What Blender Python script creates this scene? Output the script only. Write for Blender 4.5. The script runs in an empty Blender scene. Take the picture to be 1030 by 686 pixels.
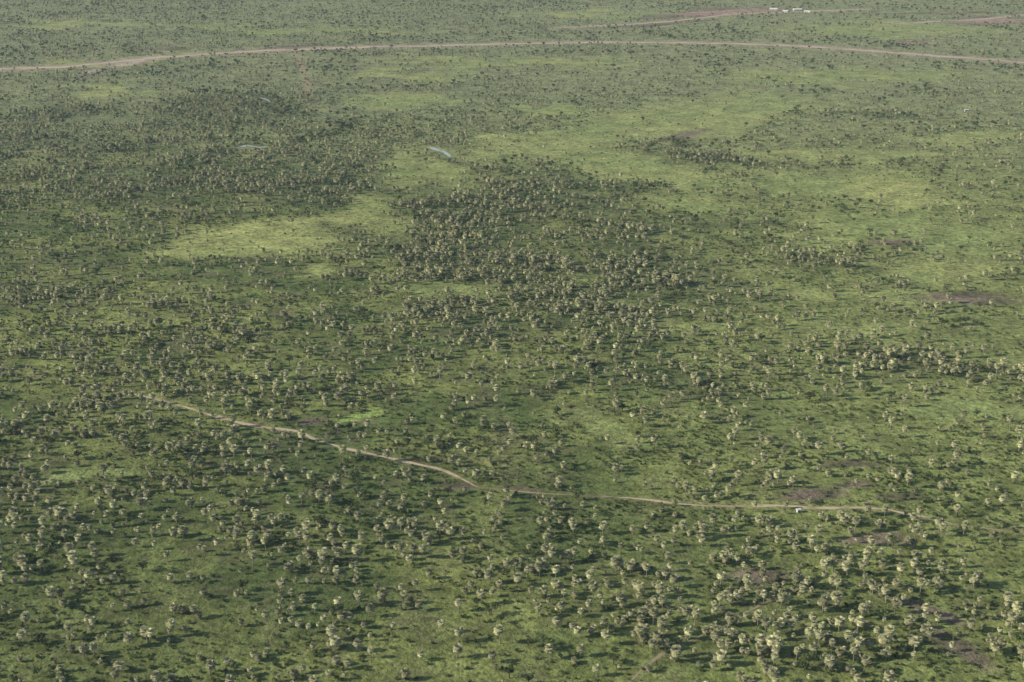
import bpy, math, random
import numpy as np
random.seed(7); rng=np.random.default_rng(11)
scene=bpy.context.scene
# ---------------------------------------------------------------- camera
H=400.0; PITCH=math.radians(19.0); F=1430.6; CU,CV=515.0,343.0
cam_d=bpy.data.cameras.new("camera"); cam=bpy.data.objects.new("camera",cam_d)
scene.collection.objects.link(cam); scene.camera=cam
cam.location=(0,0,H); cam.rotation_euler=(math.radians(90)-PITCH,0,0)
cam_d.lens=50; cam_d.sensor_width=36; cam_d.clip_start=1; cam_d.clip_end=120000
def P(u,v):
    """survey position -> ground metres"""
    a=(u-CU)/F; b=-(v-CV)/F
    dy=math.cos(PITCH)+b*math.sin(PITCH); dz=-math.sin(PITCH)+b*math.cos(PITCH)
    t=-H/dz
    return (a*t,dy*t)
def UV(x,y):
    c,s=math.cos(PITCH),math.sin(PITCH)
    depth=y*c+H*s; up=y*s-H*c
    return CU+F*x/depth, CV-F*up/depth
# ---------------------------------------------------------------- noise
class VN:
    def __init__(s,seed): s.t=np.random.default_rng(seed).random((256,256))
    def __call__(s,x,y,size):
        X=np.asarray(x)/size+1000.3; Y=np.asarray(y)/size+1000.7
        xi=np.floor(X).astype(int); yi=np.floor(Y).astype(int); fx=X-xi; fy=Y-yi
        fx=fx*fx*(3-2*fx); fy=fy*fy*(3-2*fy)
        t=s.t; a=t[xi%256,yi%256]; b=t[(xi+1)%256,yi%256]; c=t[xi%256,(yi+1)%256]; d=t[(xi+1)%256,(yi+1)%256]
        return (a*(1-fx)+b*fx)*(1-fy)+(c*(1-fx)+d*fx)*fy
def fbm(n,x,y,size,o=3):
    r=0;w=1;tot=0
    for i in range(o):
        r=r+w*n(x+i*37.1,y-i*91.7,size/2**i); tot+=w; w*=.55
    return r/tot
n1,n2,n3,n4,n5=[VN(i) for i in range(5)]
def ss(a,b,x):
    t=np.clip((x-a)/(b-a),0,1); return t*t*(3-2*t)
def ell(u,v,cu,cv,ru,rv,ang=0,s0=1.4,s1=0.5):
    a=math.radians(ang); du=u-cu; dv=v-cv
    p=du*math.cos(a)+dv*math.sin(a); q=-du*math.sin(a)+dv*math.cos(a)
    return ss(s0,s1,np.sqrt((p/ru)**2+(q/rv)**2))
def warp(x,y):
    u,v=UV(x,y)
    k=np.clip((v+150)/500,0.25,1.6)
    wu=(fbm(n1,x,y,90,4)-.5)*120+(n3(x,y,420)-.5)*40; wv=(fbm(n2,x,y,90,4)-.5)*50
    return u+wu*k,v+wv*k
def seg_dist(x,y,pts):
    d=np.full(np.shape(x),1e9)
    for (x0,y0),(x1,y1) in zip(pts[:-1],pts[1:]):
        dx,dy=x1-x0,y1-y0; t=np.clip(((x-x0)*dx+(y-y0)*dy)/(dx*dx+dy*dy),0,1)
        d=np.minimum(d,np.hypot(x-x0-t*dx,y-y0-t*dy))
    return d
def smooth(pts,n=8):
    out=[]; p=[pts[0]]+list(pts)+[pts[-1]]
    for i in range(1,len(p)-2):
        for k in range(n):
            t=k/n; o=[]
            for j in (0,1):
                a,b,c,d=p[i-1][j],p[i][j],p[i+1][j],p[i+2][j]
                o.append(.5*((2*b)+(-a+c)*t+(2*a-5*b+4*c-d)*t*t+(-a+3*b-3*c+d)*t**3))
            out.append(tuple(o))
    out.append(tuple(pts[-1])); return out
HWY=smooth([P(*q) for q in [(-200,82),(0,70),(60,67.5),(110,63),(160,57.5),(250,52),(340,48),(430,46),(560,43),(640,42.5),(720,43.5),(800,46),(860,50),(920,54.5),(1030,63),(1200,76)]],4)
TRK0=smooth([P(*q) for q in [(-80,352),(40,378),(118,394)]],5)
TRK1=smooth([P(*q) for q in [(118,394),(165,403),(215,418),(260,429),(295,434),(318,442),(345,450),(385,459),(425,468),(455,477),(480,490)]],5)
TRKG=smooth([P(*q) for q in [(480,490),(520,494),(565,497),(610,500)]],5)
TRK2=smooth([P(*q) for q in [(605,499.5),(655,503),(690,507),(730,509),(790,508.5),(820,511),(850,511.5),(885,511.5),(905,515),(935,521),(965,529)]],5)
TRKE=smooth([P(*q) for q in [(965,529),(1005,533),(1060,540),(1150,560)]],5)
SIDE=smooth([P(*q) for q in [(296,50),(302,62),(308,80),(312,96)]],5)
FAR2=smooth([P(*q) for q in [(560,28),(640,24),(690,20),(740,14),(800,12),(880,9)]],4)
FAR3=smooth([P(*q) for q in [(900,24),(950,21),(985,19.5),(1060,12)]],4)
FOOT=smooth([P(*q) for q in [(815,588),(780,602),(740,622),(700,642),(660,662),(620,700)]],5)
RIV=[smooth([P(*q) for q in w],6) for w in [
   [(428,148),(435,149),(441,150.5),(446,152.5),(450,154.5),(453,158)],
   [(260,98),(264,99),(269,100),(272,103)],
   [(238,149),(243,147.5),(248,146),(254,147),(262,148),(270,147)],
   [(322,117),(328,118.5),(336,118)]]]
CHAN=smooth([P(*q) for q in [(200,92),(240,94),(268,99),(275,110),(300,113),(330,118),(345,128),(320,138),(275,146),(245,146),(225,155)]],5)
# ---------------------------------------------------------------- layout fields
def fields(x,y):
    u,v=UV(x,y); wu,wv=warp(x,y)
    clear=np.zeros_like(x)
    for e in [(285,240,118,17,-8),(355,212,50,10,-10),(215,258,50,10,0),(310,272,24,8,10),
              (425,175,52,22,15),(540,152,75,15,0),(640,170,120,15,6),(590,140,60,10,0),(715,115,115,20,-6),(640,128,70,14,0),
              (905,198,80,22,5),(830,185,70,15,0),(880,228,95,13,0),(970,240,65,16,0),(720,205,60,10,8),
              (905,300,60,10,0),(455,290,45,9,5),(600,272,20,5,0),(120,62,90,5,-5),(900,160,60,8,0),(350,437,16,6,0),
              (960,270,60,12,0),(700,330,50,6,5),(90,480,50,8,0),(560,110,60,6,0),(420,100,60,8,0),
              (500,62,140,5,0),(860,75,150,7,0),(900,30,130,7,0),(120,90,60,4,0),(640,300,30,5,8),(860,340,70,7,6),(980,420,60,8,5),(610,430,50,7,10),
              (980,140,70,8,0),(800,150,70,8,0),(790,300,50,7,8),(300,30,120,4,0),(80,25,90,4,0),(600,15,90,3,0),(400,75,80,4,0)]:
        clear=np.maximum(clear,ell(wu,wv,*e))
    dense=np.zeros_like(x)
    for e in [(505,208,112,22,3),(600,215,60,20,5),(695,158,55,6,0),(835,262,48,13,6),(885,272,30,7,10),(235,108,85,14,-5),
              (190,185,120,16,-5),(300,190,60,12,0),(480,250,120,22,5),(680,270,110,24,15),(590,300,120,22,8),(560,510,90,28,20),
              (490,560,120,30,15),(750,225,45,8,0),(60,115,50,8,-5),(135,145,45,8,0),(460,320,80,14,5),(700,385,70,16,8),
              (930,375,90,14,5),(720,610,110,24,-10),(600,600,110,24,10),(500,660,60,18,0),(920,590,80,22,0),(880,118,50,5,0),
              (360,240,40,8,5),(60,300,80,18,-10),(290,470,90,14,12),(280,560,90,18,15),(800,650,150,25,0),(700,560,80,20,0)]:
        dense=np.maximum(dense,ell(wu,wv,*e)*(1 if e[1]<440 else .5))
    soil=np.zeros_like(x)
    for e in [(812,497,32,8,0),(770,576,32,9,0),(862,471,34,4,0),(925,610,50,6,20),(955,650,50,10,25),(970,299,55,6.5,0),(320,431,16,4,0),(455,489,18,4,0),
              (90,72,20,2.5,-12),(135,62,30,3.5,-12),(700,15,60,3.0,-3),(745,11,50,2.6,0),(1000,21,40,3.5,0),(922,43,22,1.6,0),(660,24,60,1.6,-5),
              (160,50,40,1.3,-3),(900,505,26,4,0),(850,490,25,3,0),(690,135,28,3.5,-15),(900,244,24,2.5,0),(520,495,20,2,0),(950,13,70,1.2,0),(270,50,60,1.3,-5),(880,540,40,4,0)]:
        soil=np.maximum(soil,ell(wu*.35+u*.65,wv*.35+v*.65,*e))
    return u,v,wu,wv,clear,dense,soil
def col(c): return np.array(c,dtype=float)
# ---------------------------------------------------------------- ground sheet
fine=np.radians(np.arange(-27,27.01,0.1)); coarse=np.radians(np.arange(30,331,3.0))
az=np.concatenate([fine,coarse]); na=len(az)
rr=[]; r=40.0
while r<450: rr.append(r); r*=1.08
while r<6500: rr.append(r); r*=1.0032
while r<60000: rr.append(r); r*=1.06
rr=np.array(rr); nr=len(rr)
A,R=np.meshgrid(az,rr); X=(R*np.sin(A)).ravel(); Y=(R*np.cos(A)).ravel()
Ys=np.maximum(Y,350)
u,v,wu,wv,clear,dense,soil=fields(X,Ys)
big=fbm(n4,X,Y,500,3)[:,None]; mid=fbm(n5,X,Y,70,3)[:,None]; sm=fbm(n1,X,Y,18,2)[:,None]
def mix(a,b,t): 
    t=np.asarray(t); t=t[:,None] if t.ndim==1 else t
    return a*(1-t)+b*t
C=mix(col((.110,.145,.045)),col((.210,.235,.075)),ss(.35,.65,mid))
C=mix(C,col((.160,.150,.078)),ss(.5,.8,sm)*.6)
C=mix(C,col((.225,.262,.082)),ss(.40,.7,big)*.6)
rightg=ss(560,900,wu+(400-wv)*.5)*ss(620,330,wv)
C=mix(C,col((.255,.285,.100)),rightg*.6)
far_haze=ss(230,60,v)
C=mix(C,col((.275,.290,.165)),far_haze*.65)  # distant ground paled: part of the haze is put into its colour
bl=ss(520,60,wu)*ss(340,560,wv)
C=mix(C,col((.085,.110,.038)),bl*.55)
C=mix(C,mix(col((.350,.375,.135)),col((.260,.315,.110)),ss(.35,.65,mid)),clear*.8*(1-.25*ss(.5,.7,sm[:,0])))
yel=np.maximum(ell(wu,wv,285,240,110,15,-8),ell(wu,wv,905,198,60,16,5))
C=mix(C,col((.41,.42,.15)),yel*.5*(.5+mid[:,0]))
C=mix(C,col((.090,.108,.046)),dense*.5)
brt=ell(wu,wv,350,437,13,4.5); C=mix(C,col((.24,.36,.08)),brt*.6)
C=mix(C,mix(col((.22,.165,.130)),col((.14,.12,.075)),ss(.35,.65,sm)),soil*np.clip(.95*(.6+mid[:,0]),0,1))
pale=np.maximum(ell(u,v,135,62,28,3,-12),ell(u,v,90,72,16,1.6,-12)); C=mix(C,col((.52,.44,.34)),pale*.8)
red=np.maximum.reduce([ell(wu*.3+u*.7,v,735,12,60,2.4,-3),ell(wu*.3+u*.7,v,1000,21,40,2.6,0),ell(u,v,922,43,20,1.3,0),ell(wu*.3+u*.7,v,270,51,70,1.4,-3)*.7]); C=mix(C,col((.46,.31,.25)),red*.7)
for pts,w,c,k in [(HWY,50,(.42,.33,.26),.65),(TRK1,5,(.30,.25,.14),.6),(TRKG,5,(.24,.2,.11),.5),(TRKE,5,(.24,.2,.11),.5),(TRK0,4,(.22,.2,.11),.3),(TRK2,5,(.28,.24,.14),.55),(FAR2,30,(.42,.32,.25),.5),(FAR3,26,(.42,.32,.25),.5),(SIDE,14,(.4,.32,.2),.5),(FOOT,4,(.22,.2,.11),.4),(CHAN,16,(.07,.09,.04),.7)]:
    d=seg_dist(X,Y,pts); C=mix(C,col(c),np.clip(1-d/w+(sm[:,0]-.5)*.8,0,1)*k)
me=bpy.data.meshes.new("ground")
V=np.stack([X,Y,np.zeros_like(X)],1); V=np.vstack([V,[[0,0,0]]]); ci=len(V)-1
i=np.arange(nr-1)[:,None]*na; j=np.arange(na)[None,:]; j2=(j+1)%na
quads=np.stack([i+j,i+j2,i+na+j2,i+na+j],-1).reshape(-1,4)
quads=quads[:,::-1]
tris=np.stack([np.arange(na),np.full(na,ci),(np.arange(na)+1)%na],-1)
nq=len(quads); nt=len(tris)
me.vertices.add(len(V)); me.vertices.foreach_set("co",V.astype(np.float32).ravel())
me.loops.add(nq*4+nt*3); me.loops.foreach_set("vertex_index",np.concatenate([quads.ravel(),tris.ravel()]).astype(np.int32))
me.polygons.add(nq+nt); me.polygons.foreach_set("loop_start",np.concatenate([np.arange(nq)*4,nq*4+np.arange(nt)*3]).astype(np.int32))
me.update(calc_edges=True); me.validate()
ca=me.color_attributes.new("Col",'FLOAT_COLOR','POINT')
CC=np.vstack([C,[[.07,.1,.03]]]); ca.data.foreach_set("color",np.hstack([CC,np.ones((len(CC),1))]).astype(np.float32).ravel())
ground=bpy.data.objects.new("ground",me); scene.collection.objects.link(ground)
# ---------------------------------------------------------------- materials
def mat(name,base=(.1,.1,.1),rough=.9,spec=.1):
    m=bpy.data.materials.new(name); m.use_nodes=True; b=m.node_tree.nodes["Principled BSDF"]
    b.inputs["Base Color"].default_value=(*base,1); b.inputs["Roughness"].default_value=rough
    b.inputs["Specular IOR Level"].default_value=spec
    return m,m.node_tree,b
def noise(nt,scale,detail=3,rough=.55,vec=None):
    n=nt.nodes.new("ShaderNodeTexNoise"); n.inputs["Scale"].default_value=scale; n.inputs["Detail"].default_value=detail; n.inputs["Roughness"].default_value=rough
    if vec: nt.links.new(vec,n.inputs["Vector"])
    return n.outputs["Fac"]
def ramp(nt,fac,a,b,ca_,cb):
    r=nt.nodes.new("ShaderNodeMapRange"); r.inputs[1].default_value=a; r.inputs[2].default_value=b; r.inputs[3].default_value=ca_; r.inputs[4].default_value=cb
    nt.links.new(fac,r.inputs[0]); return r.outputs[0]
def vmul(nt,colr,val):
    n=nt.nodes.new("ShaderNodeVectorMath"); n.operation='SCALE'; nt.links.new(colr,n.inputs[0]); nt.links.new(val,n.inputs[3]); return n.outputs[0]
def mixc(nt,fac,a,b):
    n=nt.nodes.new("ShaderNodeMix"); n.data_type='RGBA'; nt.links.new(fac,n.inputs[0]); nt.links.new(a,n.inputs[6])
    if isinstance(b,tuple): n.inputs[7].default_value=(*b,1)
    else: nt.links.new(b,n.inputs[7])
    return n.outputs[2]
gm,nt,b=mat("savanna_grass")
geo=nt.nodes.new("ShaderNodeNewGeometry").outputs["Position"]
at=nt.nodes.new("ShaderNodeAttribute"); at.attribute_name="Col"
c=at.outputs["Color"]
c=vmul(nt,c,ramp(nt,noise(nt,.035,4,.6,geo),.3,.7,.65,1.4))
c=vmul(nt,c,ramp(nt,noise(nt,.16,3,.6,geo),.3,.7,.55,1.5))
c=mixc(nt,ramp(nt,noise(nt,.09,3,.6,geo),.55,.75,0,.4),c,(.26,.23,.13))
c=mixc(nt,ramp(nt,noise(nt,.30,3,.65,geo),.50,.64,0,.7),c,(.056,.080,.027))
nt.links.new(c,b.inputs["Base Color"])
bp=nt.nodes.new("ShaderNodeBump"); bp.inputs["Distance"].default_value=1.4; bp.inputs["Strength"].default_value=.8
nt.links.new(noise(nt,.45,3,.65,geo),bp.inputs["Height"]); nt.links.new(bp.outputs[0],b.inputs["Normal"])
me.materials.append(gm)
def dirt(name,base,dark,sc):
    m,nt,b=mat(name); g=nt.nodes.new("ShaderNodeNewGeometry").outputs["Position"]
    rg=nt.nodes.new("ShaderNodeRGB"); rg.outputs[0].default_value=(*base,1)
    c=mixc(nt,ramp(nt,noise(nt,sc,4,.6,g),.45,.65,0,.8),rg.outputs[0],dark)
    nt.links.new(c,b.inputs["Base Color"]); return m
def ribbon(name,pts,w,m,z,jit=.25,nn=n2,fr=14,step=4.0):
    P2=[pts[0]]
    for a,b_ in zip(pts[:-1],pts[1:]):
        L=math.dist(a,b_); k=max(1,int(L/step))
        for q in range(1,k+1): P2.append((a[0]+(b_[0]-a[0])*q/k,a[1]+(b_[1]-a[1])*q/k))
    P2=np.array(P2); T=np.gradient(P2,axis=0); T/=np.linalg.norm(T,axis=1)[:,None]+1e-9; N=np.stack([-T[:,1],T[:,0]],1)
    s=np.arange(len(P2))*step
    P2=P2+N*((fbm(nn,s,s*0+3000,50)-.5)*w*1.2)[:,None]
    ends=np.minimum(1,np.minimum(s+2,s[::-1]+2)/25)
    wl=w/2*ends*(1+jit*2*(fbm(nn,s,s*0+5,fr)-.5)*2); wr=w/2*ends*(1+jit*2*(fbm(nn,s,s*0+995,fr)-.5)*2)
    wl=np.maximum(wl,.1); wr=np.maximum(wr,.1)
    L=P2+N*wl[:,None]; Rr=P2-N*wr[:,None]
    vs=[(*p,z) for p in L]+[(*p,z) for p in Rr]; n=len(P2)
    me=bpy.data.meshes.new(name); me.from_pydata(vs,[],[(i+n,i+n+1,i+1,i) for i in range(n-1)]); me.materials.append(m)
    o=bpy.data.objects.new(name,me); scene.collection.objects.link(o); return o
dm=dirt("track_dirt",(.54,.44,.30),(.26,.23,.12),.10); hm=dirt("highway_murram",(.54,.43,.35),(.36,.28,.21),.014); fm=dirt("footpath_dirt",(.34,.28,.17),(.17,.19,.08),.08)
ribbon("dirt_track",TRK1,3.2,dm,.05,.6); ribbon("dirt_track",TRK2,2.7,dm,.06,.6)
ribbon("footpath",TRK0,1.6,fm,.05,.7); ribbon("footpath",TRKG,1.7,fm,.04,.8); ribbon("footpath",TRKE,2.0,fm,.04,.7)
ribbon("highway_road",HWY,19,hm,.10,.3,step=10,fr=60); ribbon("dirt_road",FAR2,14,hm,.12,.3,step=10); ribbon("dirt_road",FAR3,12,hm,.12,.3,step=10)
ribbon("footpath",SIDE,8,fm,.05,.3); ribbon("footpath",FOOT,1.4,fm,.05,.7)
wm,nt,b=mat("river_water",(.50,.53,.52),.10,1.0)  # silty tone, lightened so the base colour carries the white sky glint
for w_,pts in zip((8,7,7,5),RIV): ribbon("river",pts,w_,wm,.08,.45,step=3)
# ---------------------------------------------------------------- plant prototypes
def leafmat(name,spec=.25,rough=.6,var=.35,tr=.3):
    m,nt,b=mat(name,rough=rough,spec=spec)
    at=nt.nodes.new("ShaderNodeAttribute"); at.attribute_name="Col"
    oi=nt.nodes.new("ShaderNodeObjectInfo")
    c=vmul(nt,at.outputs["Color"],ramp(nt,oi.outputs["Random"],0,1,1-var,1+var))
    nt.links.new(c,b.inputs["Base Color"])
    t=nt.nodes.new("ShaderNodeBsdfTranslucent"); nt.links.new(c,t.inputs["Color"])
    mx=nt.nodes.new("ShaderNodeMixShader"); mx.inputs[0].default_value=tr
    nt.links.new(b.outputs[0],mx.inputs[1]); nt.links.new(t.outputs[0],mx.inputs[2]); nt.links.new(mx.outputs[0],nt.nodes["Material Output"].inputs["Surface"])
    return m
pm=leafmat("palm_leaf",.3,.55,.3,.2); bm_=leafmat("bush_leaf",.15,.8,.45,.12)
class MB:
    def __init__(s): s.v=[];s.f=[];s.c=[]
    def face(s,pts,c):
        k=len(s.v); s.v+= [tuple(p) for p in pts]; s.f.append(tuple(range(k,k+len(pts)))); s.c+=[(*c,1)]*len(pts)
    def tube(s,path,rad,c,n=6):
        path=[np.array(p,float) for p in path]; rings=[]
        for i,p in enumerate(path):
            t=path[min(i+1,len(path)-1)]-path[max(i-1,0)]; t/=np.linalg.norm(t)
            a=np.cross(t,(0.3,1,0.1)); a/=np.linalg.norm(a); b=np.cross(t,a)
            rings.append([p+rad[i]*(math.cos(2*math.pi*k/n)*a+math.sin(2*math.pi*k/n)*b) for k in range(n)])
        for r0,r1 in zip(rings[:-1],rings[1:]):
            for k in range(n): s.face([r0[k],r0[(k+1)%n],r1[(k+1)%n],r1[k]],c)
    def obj(s,name,m,coll):
        me=bpy.data.meshes.new(name); me.from_pydata(s.v,[],s.f)
        a=me.color_attributes.new("Col",'FLOAT_COLOR','POINT'); a.data.foreach_set("color",np.array(s.c,dtype=np.float32).ravel())
        me.materials.append(m); o=bpy.data.objects.new(name,me); coll.objects.link(o); return o
def newcoll(n):
    c=bpy.data.collections.new(n); scene.collection.children.link(c); return c
R_=random.Random(5)
def palm(coll,h,cr,k_=1.0):
    M=MB(); lean=R_.uniform(-.6,.6); l2=R_.uniform(-.5,.5)
    path=[(lean*t*t,l2*t*t,h*t) for t in (0,.15,.4,.65,.85,1)]
    M.tube(path,[.36,.25,.22,.28,.22,.18],(.30,.27,.22),5)
    top=np.array(path[-1])
    nl=38
    for k in range(nl):
        t=(k+.5)/nl; el=math.radians(88-140*t+R_.uniform(-10,10)); a=k*2.39996+R_.uniform(-.3,.3)
        dead=t>.9
        d=np.array((math.cos(el)*math.cos(a),math.cos(el)*math.sin(a),math.sin(el)))
        pl=cr*.50*R_.uniform(.75,1.2); fr=cr*.50*R_.uniform(.8,1.2)
        base=top+np.array((0,0,-.25*t)); hub=base+d*pl+np.array((0,0,-.12*pl*t))
        side=np.cross(d,(0,0,1)); side/=np.linalg.norm(side)+1e-6
        up=np.cross(side,d)
        g=R_.uniform(.6,1.3)*k_; c=(.43*g,.435*g,.235*g) if not dead else (.36,.29,.18)
        if not dead and R_.random()<.3: c=(.56*g,.54*g,.34*g)
        M.face([base-side*.04,base+side*.04,hub+side*.03,hub-side*.03],(.2,.2,.09))
        # blades: fan turned partly outward so that the crown reads as a round head
        tilt=R_.uniform(.3,.9); fd=d*math.cos(tilt)-up*math.sin(tilt); fu=d*math.sin(tilt)+up*math.cos(tilt)
        ns=7; rim=[]
        for q in range(ns*2+1):
            th=math.radians(-120+240*q/(ns*2)); rad=fr*(1 if q%2 else .64)
            dd=math.cos(th)*fd+math.sin(th)*side
            drp=-.16*fr*(abs(math.sin(th)))**1.2
            rim.append(hub+dd*rad+fu*drp+fu*(.08 if q%2 else -.05))
        for q in range(0,ns*2,2):
            M.face([hub,rim[q],rim[q+1],rim[q+2]],c)
    return M.obj("palm_tree",pm,coll)
def leafy(M,cen,rad,n,size,cols,flat=.8):
    for _ in range(n):
        d=np.array([R_.gauss(0,1) for _ in range(3)]); d/=np.linalg.norm(d)
        if d[2]<-.5: d[2]*=-1
        rr_=R_.uniform(.55,1.0)**.6
        p=np.array(cen)+d*np.array((rad,rad,rad*flat))*rr_
        if p[2]<.05: p[2]=.05+R_.random()*.3
        nrm=d+np.array([R_.gauss(0,.45) for _ in range(3)]); nrm/=np.linalg.norm(nrm)
        a=np.cross(nrm,(.2,.5,1)); a/=np.linalg.norm(a); b=np.cross(nrm,a); s=size*R_.uniform(.6,1.3)
        g=R_.uniform(.7,1.35); c=R_.choice(cols); c=tuple(x*g for x in c)
        M.face([p-a*s,p-b*s*.6,p+a*s,p+b*s*.6],c)
GC=[(.095,.130,.048),(.130,.160,.060),(.070,.098,.036)]
def bush(coll,r):
    M=MB(); 
    for k in range(4):
        a=R_.random()*6.28; M.tube([(0,0,0),(math.cos(a)*r*.3,math.sin(a)*r*.3,r*.5)],[.07,.03],(.1,.08,.06),4)
    for k in range(6):
        a=R_.random()*6.28; q=r*R_.uniform(.1,.6); leafy(M,(math.cos(a)*q,math.sin(a)*q,r*R_.uniform(.35,.75)),r*R_.uniform(.35,.55),26,.28,GC)
    return M.obj("shrub",bm_,coll)
def tree(coll,h,cr):
    M=MB(); M.tube([(0,0,0),(.1,0,h*.25),(.2,.1,h*.5)],[.32,.24,.18],(.14,.11,.08))
    for k in range(11):
        a=k*2.4+R_.random(); q=cr*R_.uniform(.25,.75); z=h*R_.uniform(.5,.85); c=(math.cos(a)*q,math.sin(a)*q,z)
        M.tube([(.15,.05,h*.38),(c[0]*.5,c[1]*.5,(h*.38+z)/2),c],[.14,.09,.04],(.14,.11,.08),4)
        leafy(M,c,cr*R_.uniform(.28,.42),50,.36,GC,.7)
    return M.obj("broadleaf_tree",bm_,coll)
pc=newcoll("palm_tree_kinds"); bc=newcoll("shrub_kinds"); tc=newcoll("broadleaf_tree_kinds")
palms=[palm(pc,*a) for a in [(5.0,2.7,1),(6.5,2.8,1.1),(7.5,2.9,1),(4,2.6,.85),(5.8,3.0,.95),(2.9,2.4,.75)]]
bushes=[bush(bc,r) for r in (1.6,2.0,1.3,2.4)]
trees=[tree(tc,*a) for a in [(6,3.4),(7.5,4.2),(5,3.0)]]
# ---------------------------------------------------------------- scatter
def cand(density_max,rmin,rmax,half):
    area=math.radians(2*half)/2*(rmax**2-rmin**2); n=int(area*density_max)
    r_=np.sqrt(rng.random(n)*(rmax**2-rmin**2)+rmin**2); a=np.radians((rng.random(n)*2-1)*half)
    return r_*np.sin(a),r_*np.cos(a)
def roadmask(x,y):
    m=seg_dist(x,y,HWY)>28
    for p in (TRK1,TRK2,TRKG): m&=seg_dist(x,y,p)>4
    for p in (FAR2,FAR3): m&=seg_dist(x,y,p)>16
    for p in RIV:
        d=seg_dist(x,y,p); m&=d>9
        m&=seg_dist(x,y+16,p)>12
    for p in [P(803,514)]: m&=np.hypot(x-p[0],y-p[1]+4)>10
    return m
def scatter(name,coll,nk,x,y,smin,smax):
    n=len(x); me=bpy.data.meshes.new(name); me.vertices.add(n)
    me.vertices.foreach_set("co",np.stack([x,y,np.zeros(n)],1).astype(np.float32).ravel())
    a=me.attributes.new("rot",'FLOAT_VECTOR','POINT'); a.data.foreach_set("vector",np.stack([rng.normal(0,.05,n),rng.normal(0,.05,n),rng.random(n)*6.283],1).astype(np.float32).ravel())
    a=me.attributes.new("scl",'FLOAT','POINT'); a.data.foreach_set("value",(smin+(smax-smin)*rng.random(n)**1.3).astype(np.float32))
    a=me.attributes.new("idx",'INT','POINT'); a.data.foreach_set("value",rng.integers(0,nk,n).astype(np.int32))
    o=bpy.data.objects.new(name,me); scene.collection.objects.link(o)
    g=bpy.data.node_groups.new(name+"_instancer",'GeometryNodeTree')
    g.interface.new_socket("Geometry",in_out='INPUT',socket_type='NodeSocketGeometry'); g.interface.new_socket("Geometry",in_out='OUTPUT',socket_type='NodeSocketGeometry')
    N=g.nodes; gi=N.new("NodeGroupInput"); go=N.new("NodeGroupOutput"); ip=N.new("GeometryNodeInstanceOnPoints"); co=N.new("GeometryNodeCollectionInfo")
    co.inputs["Collection"].default_value=coll; co.inputs["Separate Children"].default_value=True; co.inputs["Reset Children"].default_value=True
    def na_(nm,t):
        q=N.new("GeometryNodeInputNamedAttribute"); q.data_type=t; q.inputs[0].default_value=nm; return q.outputs["Attribute"]
    er=N.new("FunctionNodeEulerToRotation"); L=g.links
    L.new(na_("rot",'FLOAT_VECTOR'),er.inputs[0]); L.new(er.outputs[0],ip.inputs["Rotation"])
    L.new(na_("scl",'FLOAT'),ip.inputs["Scale"]); L.new(na_("idx",'INT'),ip.inputs["Instance Index"])
    ip.inputs["Pick Instance"].default_value=True
    L.new(gi.outputs[0],ip.inputs["Points"]); L.new(co.outputs[0],ip.inputs["Instance"]); L.new(ip.outputs[0],go.inputs[0])
    md=o.modifiers.new("instances",'NODES'); md.node_group=g; print(name,n); return o
# palms
DM=.020
x,y=cand(DM,480,6000,25); u,v,wu,wv,clear,dense,soil=fields(x,y)
cl=ss(.36,.66,fbm(n2,x,y,60,3)); cl2=ss(.3,.7,n5(x,y,220))
d=.0072*(.4+1.2*cl)*(.6+.8*cl2)
d*=1-.6*ss(600,850,wu+(350-wv)*.4)*ss(520,300,wv)
d*=1-.8*ss(200,90,v)
d*=1-.1*ss(330,80,wu)*ss(380,480,wv)
d+=dense*.0085*(.3+1.4*cl)*(1-.4*ss(200,100,v))
d*=1-clear*.96; d*=1-soil*.9
k=(rng.random(len(x))*DM<d)&roadmask(x,y)
scatter("palm_grove",pc,6,x[k],y[k],.5,1.2)
# shrubs
DM=.06
x,y=cand(DM,480,5200,25); u,v,wu,wv,clear,dense,soil=fields(x,y)
cl=ss(.38,.68,fbm(n3,x,y,45,3))
d=.019*(.3+1.6*cl)*(1-.55*ss(600,850,wu)*ss(500,300,wv))*(1-.94*clear)*(1-soil*.7)+.004*dense+.0008
d*=1-.65*ss(160,60,v); d*=1+.4*ss(330,500,v)
k=(rng.random(len(x))*DM<d)&roadmask(x,y)
scatter("shrub_thicket",bc,4,x[k],y[k],.35,1.15)
# broadleaf
DM=.006
x,y=cand(DM,480,6000,25); u,v,wu,wv,clear,dense,soil=fields(x,y)
cl=ss(.48,.72,fbm(n4,x,y,110,3))
d=(.0004+.0018*cl+.0010*dense*ss(230,140,v)+.0004*ss(170,60,v)*cl)*(1-.94*clear)*(1-soil)
hedge=seg_dist(x,y,[P(738,152),P(752,140),P(775,124),P(812,108)])<12
d=np.where(hedge,.003,d)
d=np.where(seg_dist(x,y,CHAN)<22,.006,d)
k=(rng.random(len(x))*DM<d)&roadmask(x,y)
scatter("broadleaf_woodland",tc,3,x[k],y[k],.6,1.2)
# stand the prototype plants in the field as real trees
for o,(a,b_) in zip(palms+bushes+trees,[(935,226),(1018,276),(880,330),(640,400),(300,380),(990,440),(420,420),(700,440),(250,520),(850,420),(905,318),(1010,281),(560,440)]):
    px,py=P(a,b_); o.location=(px,py,0)
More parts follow.
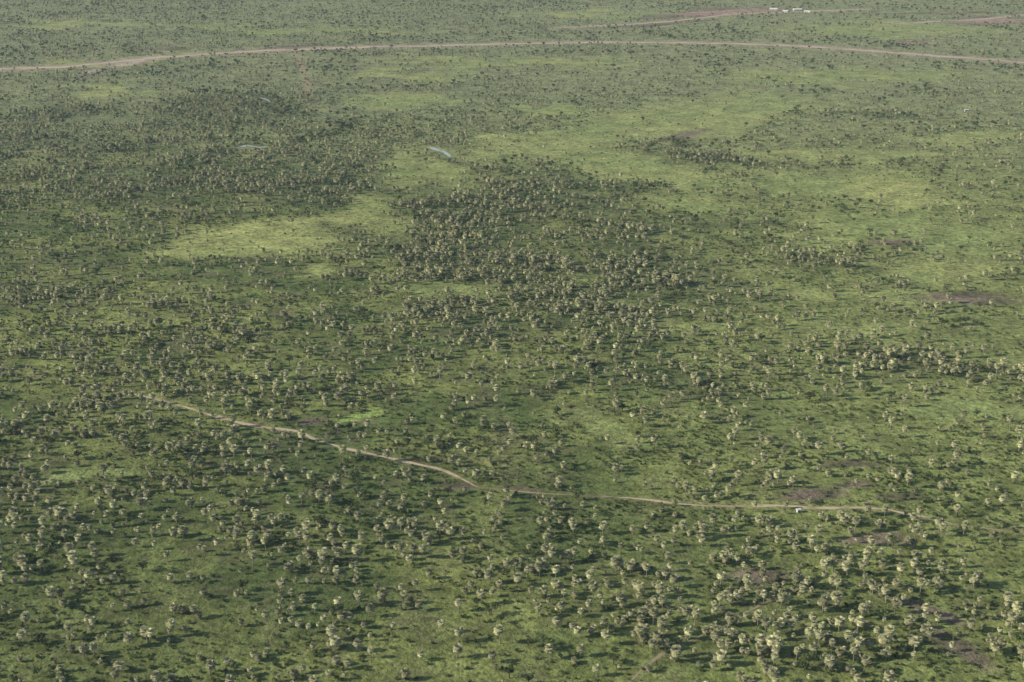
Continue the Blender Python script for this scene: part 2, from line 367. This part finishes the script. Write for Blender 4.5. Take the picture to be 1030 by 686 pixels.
# ---------------------------------------------------------------- buildings
wallm,_,_=mat("painted_wall",(.62,.60,.55)); tin,_,_=mat("tin_roof",(.78,.78,.76),.45,.5); dk,_,_=mat("opening_dark",(.04,.04,.04)); mud,_,_=mat("mud_wall",(.30,.23,.16)); th,_,_=mat("thatch",(.32,.27,.18))
def mesh(name,vs,fs,m,par):
    me=bpy.data.meshes.new(name); me.from_pydata(vs,[],fs); me.materials.append(m); o=bpy.data.objects.new(name,me); scene.collection.objects.link(o); o.parent=par; return o
def box(x0,x1,y0,y1,z0,z1):
    return [(x0,y0,z0),(x1,y0,z0),(x1,y1,z0),(x0,y1,z0),(x0,y0,z1),(x1,y0,z1),(x1,y1,z1),(x0,y1,z1)],[(0,3,2,1),(4,5,6,7),(0,1,5,4),(1,2,6,5),(2,3,7,6),(3,0,4,7)]
def house(name,pos,L,W,h,rot):
    e=bpy.data.objects.new(name,None); scene.collection.objects.link(e)
    mesh("walls",*box(-L/2,L/2,-W/2,W/2,0,h),wallm,e)
    o=.5; r=h+W*.28; X0=L/2+o; Y0=W/2+o
    mesh("roof",[(-X0,-Y0,h-.1),(X0,-Y0,h-.1),(X0,0,r),(-X0,0,r),(X0,Y0,h-.1),(-X0,Y0,h-.1)],[(0,1,2,3),(3,2,4,5),(1,4,2),(0,3,5)],tin,e)
    mesh("door",*box(-.5,.5,-W/2-.04,-W/2-.003,0,2.1),dk,e)
    if L>5:
        for s in (-1,1): mesh("window",*box(s*L/3-.5,s*L/3+.5,-W/2-.04,-W/2-.003,1,2),dk,e)
    e.location=(pos[0],pos[1],0); e.rotation_euler=(0,0,rot)
def tukul(pos,r):
    e=bpy.data.objects.new("thatched_hut",None); scene.collection.objects.link(e); n=20
    ring=lambda q,z:[(q*math.cos(6.2832*k/n),q*math.sin(6.2832*k/n),z) for k in range(n)]
    vs=ring(r,0)+ring(r,1.8); mesh("wall",vs,[(k,(k+1)%n,n+(k+1)%n,n+k) for k in range(n)],mud,e)
    vs=ring(r*1.3,1.5)+ring(r*.6,3.0)+[(0,0,4.2)]; mesh("thatch_roof",vs,[(k,(k+1)%n,n+(k+1)%n,n+k) for k in range(n)]+[(n+k,n+(k+1)%n,2*n) for k in range(n)],th,e)
    mesh("doorway",*box(-.4,.4,-r-.06,-r+.1,0,1.5),dk,e); e.location=(pos[0],pos[1],0)
house("tin_roof_house",P(803,515),2.2,1.6,2.1,.4)
tukul(P(832,524),1.2)
for a,b_,L in [(778,10,20),(790,12,14),(802,10.5,22),(812,12.5,16),(972,112,6)]:
    house("tin_roof_house",P(a,b_),L,L*.4,3.2,random.uniform(-.5,.5))
# ---------------------------------------------------------------- haze
hv,hf=box(-30000,30000,-30000,40000,-6,600); hz=bpy.data.meshes.new("haze"); hz.from_pydata(hv,[],hf)
m=bpy.data.materials.new("haze_air"); m.use_nodes=True; nt=m.node_tree; nt.nodes.clear()
out=nt.nodes.new("ShaderNodeOutputMaterial"); vs=nt.nodes.new("ShaderNodeVolumeScatter"); vs.inputs["Color"].default_value=(.60,.83,1,1); vs.inputs["Density"].default_value=.000036; vs.inputs["Anisotropy"].default_value=0
nt.links.new(vs.outputs[0],out.inputs["Volume"]); hz.materials.append(m); ho=bpy.data.objects.new("haze",hz); scene.collection.objects.link(ho)
# ---------------------------------------------------------------- light
EL=math.radians(27); AZ=math.radians(-98)   # azimuth clockwise from +Y
S=np.array((math.sin(AZ)*math.cos(EL),math.cos(AZ)*math.cos(EL),math.sin(EL)))
w=bpy.data.worlds.new("World"); scene.world=w; w.use_nodes=True; nt=w.node_tree
sk=nt.nodes.new("ShaderNodeTexSky"); sk.sky_type='NISHITA'; sk.sun_disc=False; sk.sun_elevation=EL; sk.sun_rotation=AZ%(2*math.pi)
bg=nt.nodes["Background"]; bg.inputs[1].default_value=.11; nt.links.new(sk.outputs[0],bg.inputs[0])
sd=bpy.data.lights.new("sun",'SUN'); sd.energy=5; sd.angle=math.radians(.5); sd.color=(1,.94,.80)
so=bpy.data.objects.new("sun",sd); scene.collection.objects.link(so)
from mathutils import Vector
so.rotation_euler=Vector(S).to_track_quat('Z','Y').to_euler(); so.location=(-500,300,900)
scene.view_settings.view_transform='Standard'; scene.view_settings.look='None'; scene.view_settings.exposure=0
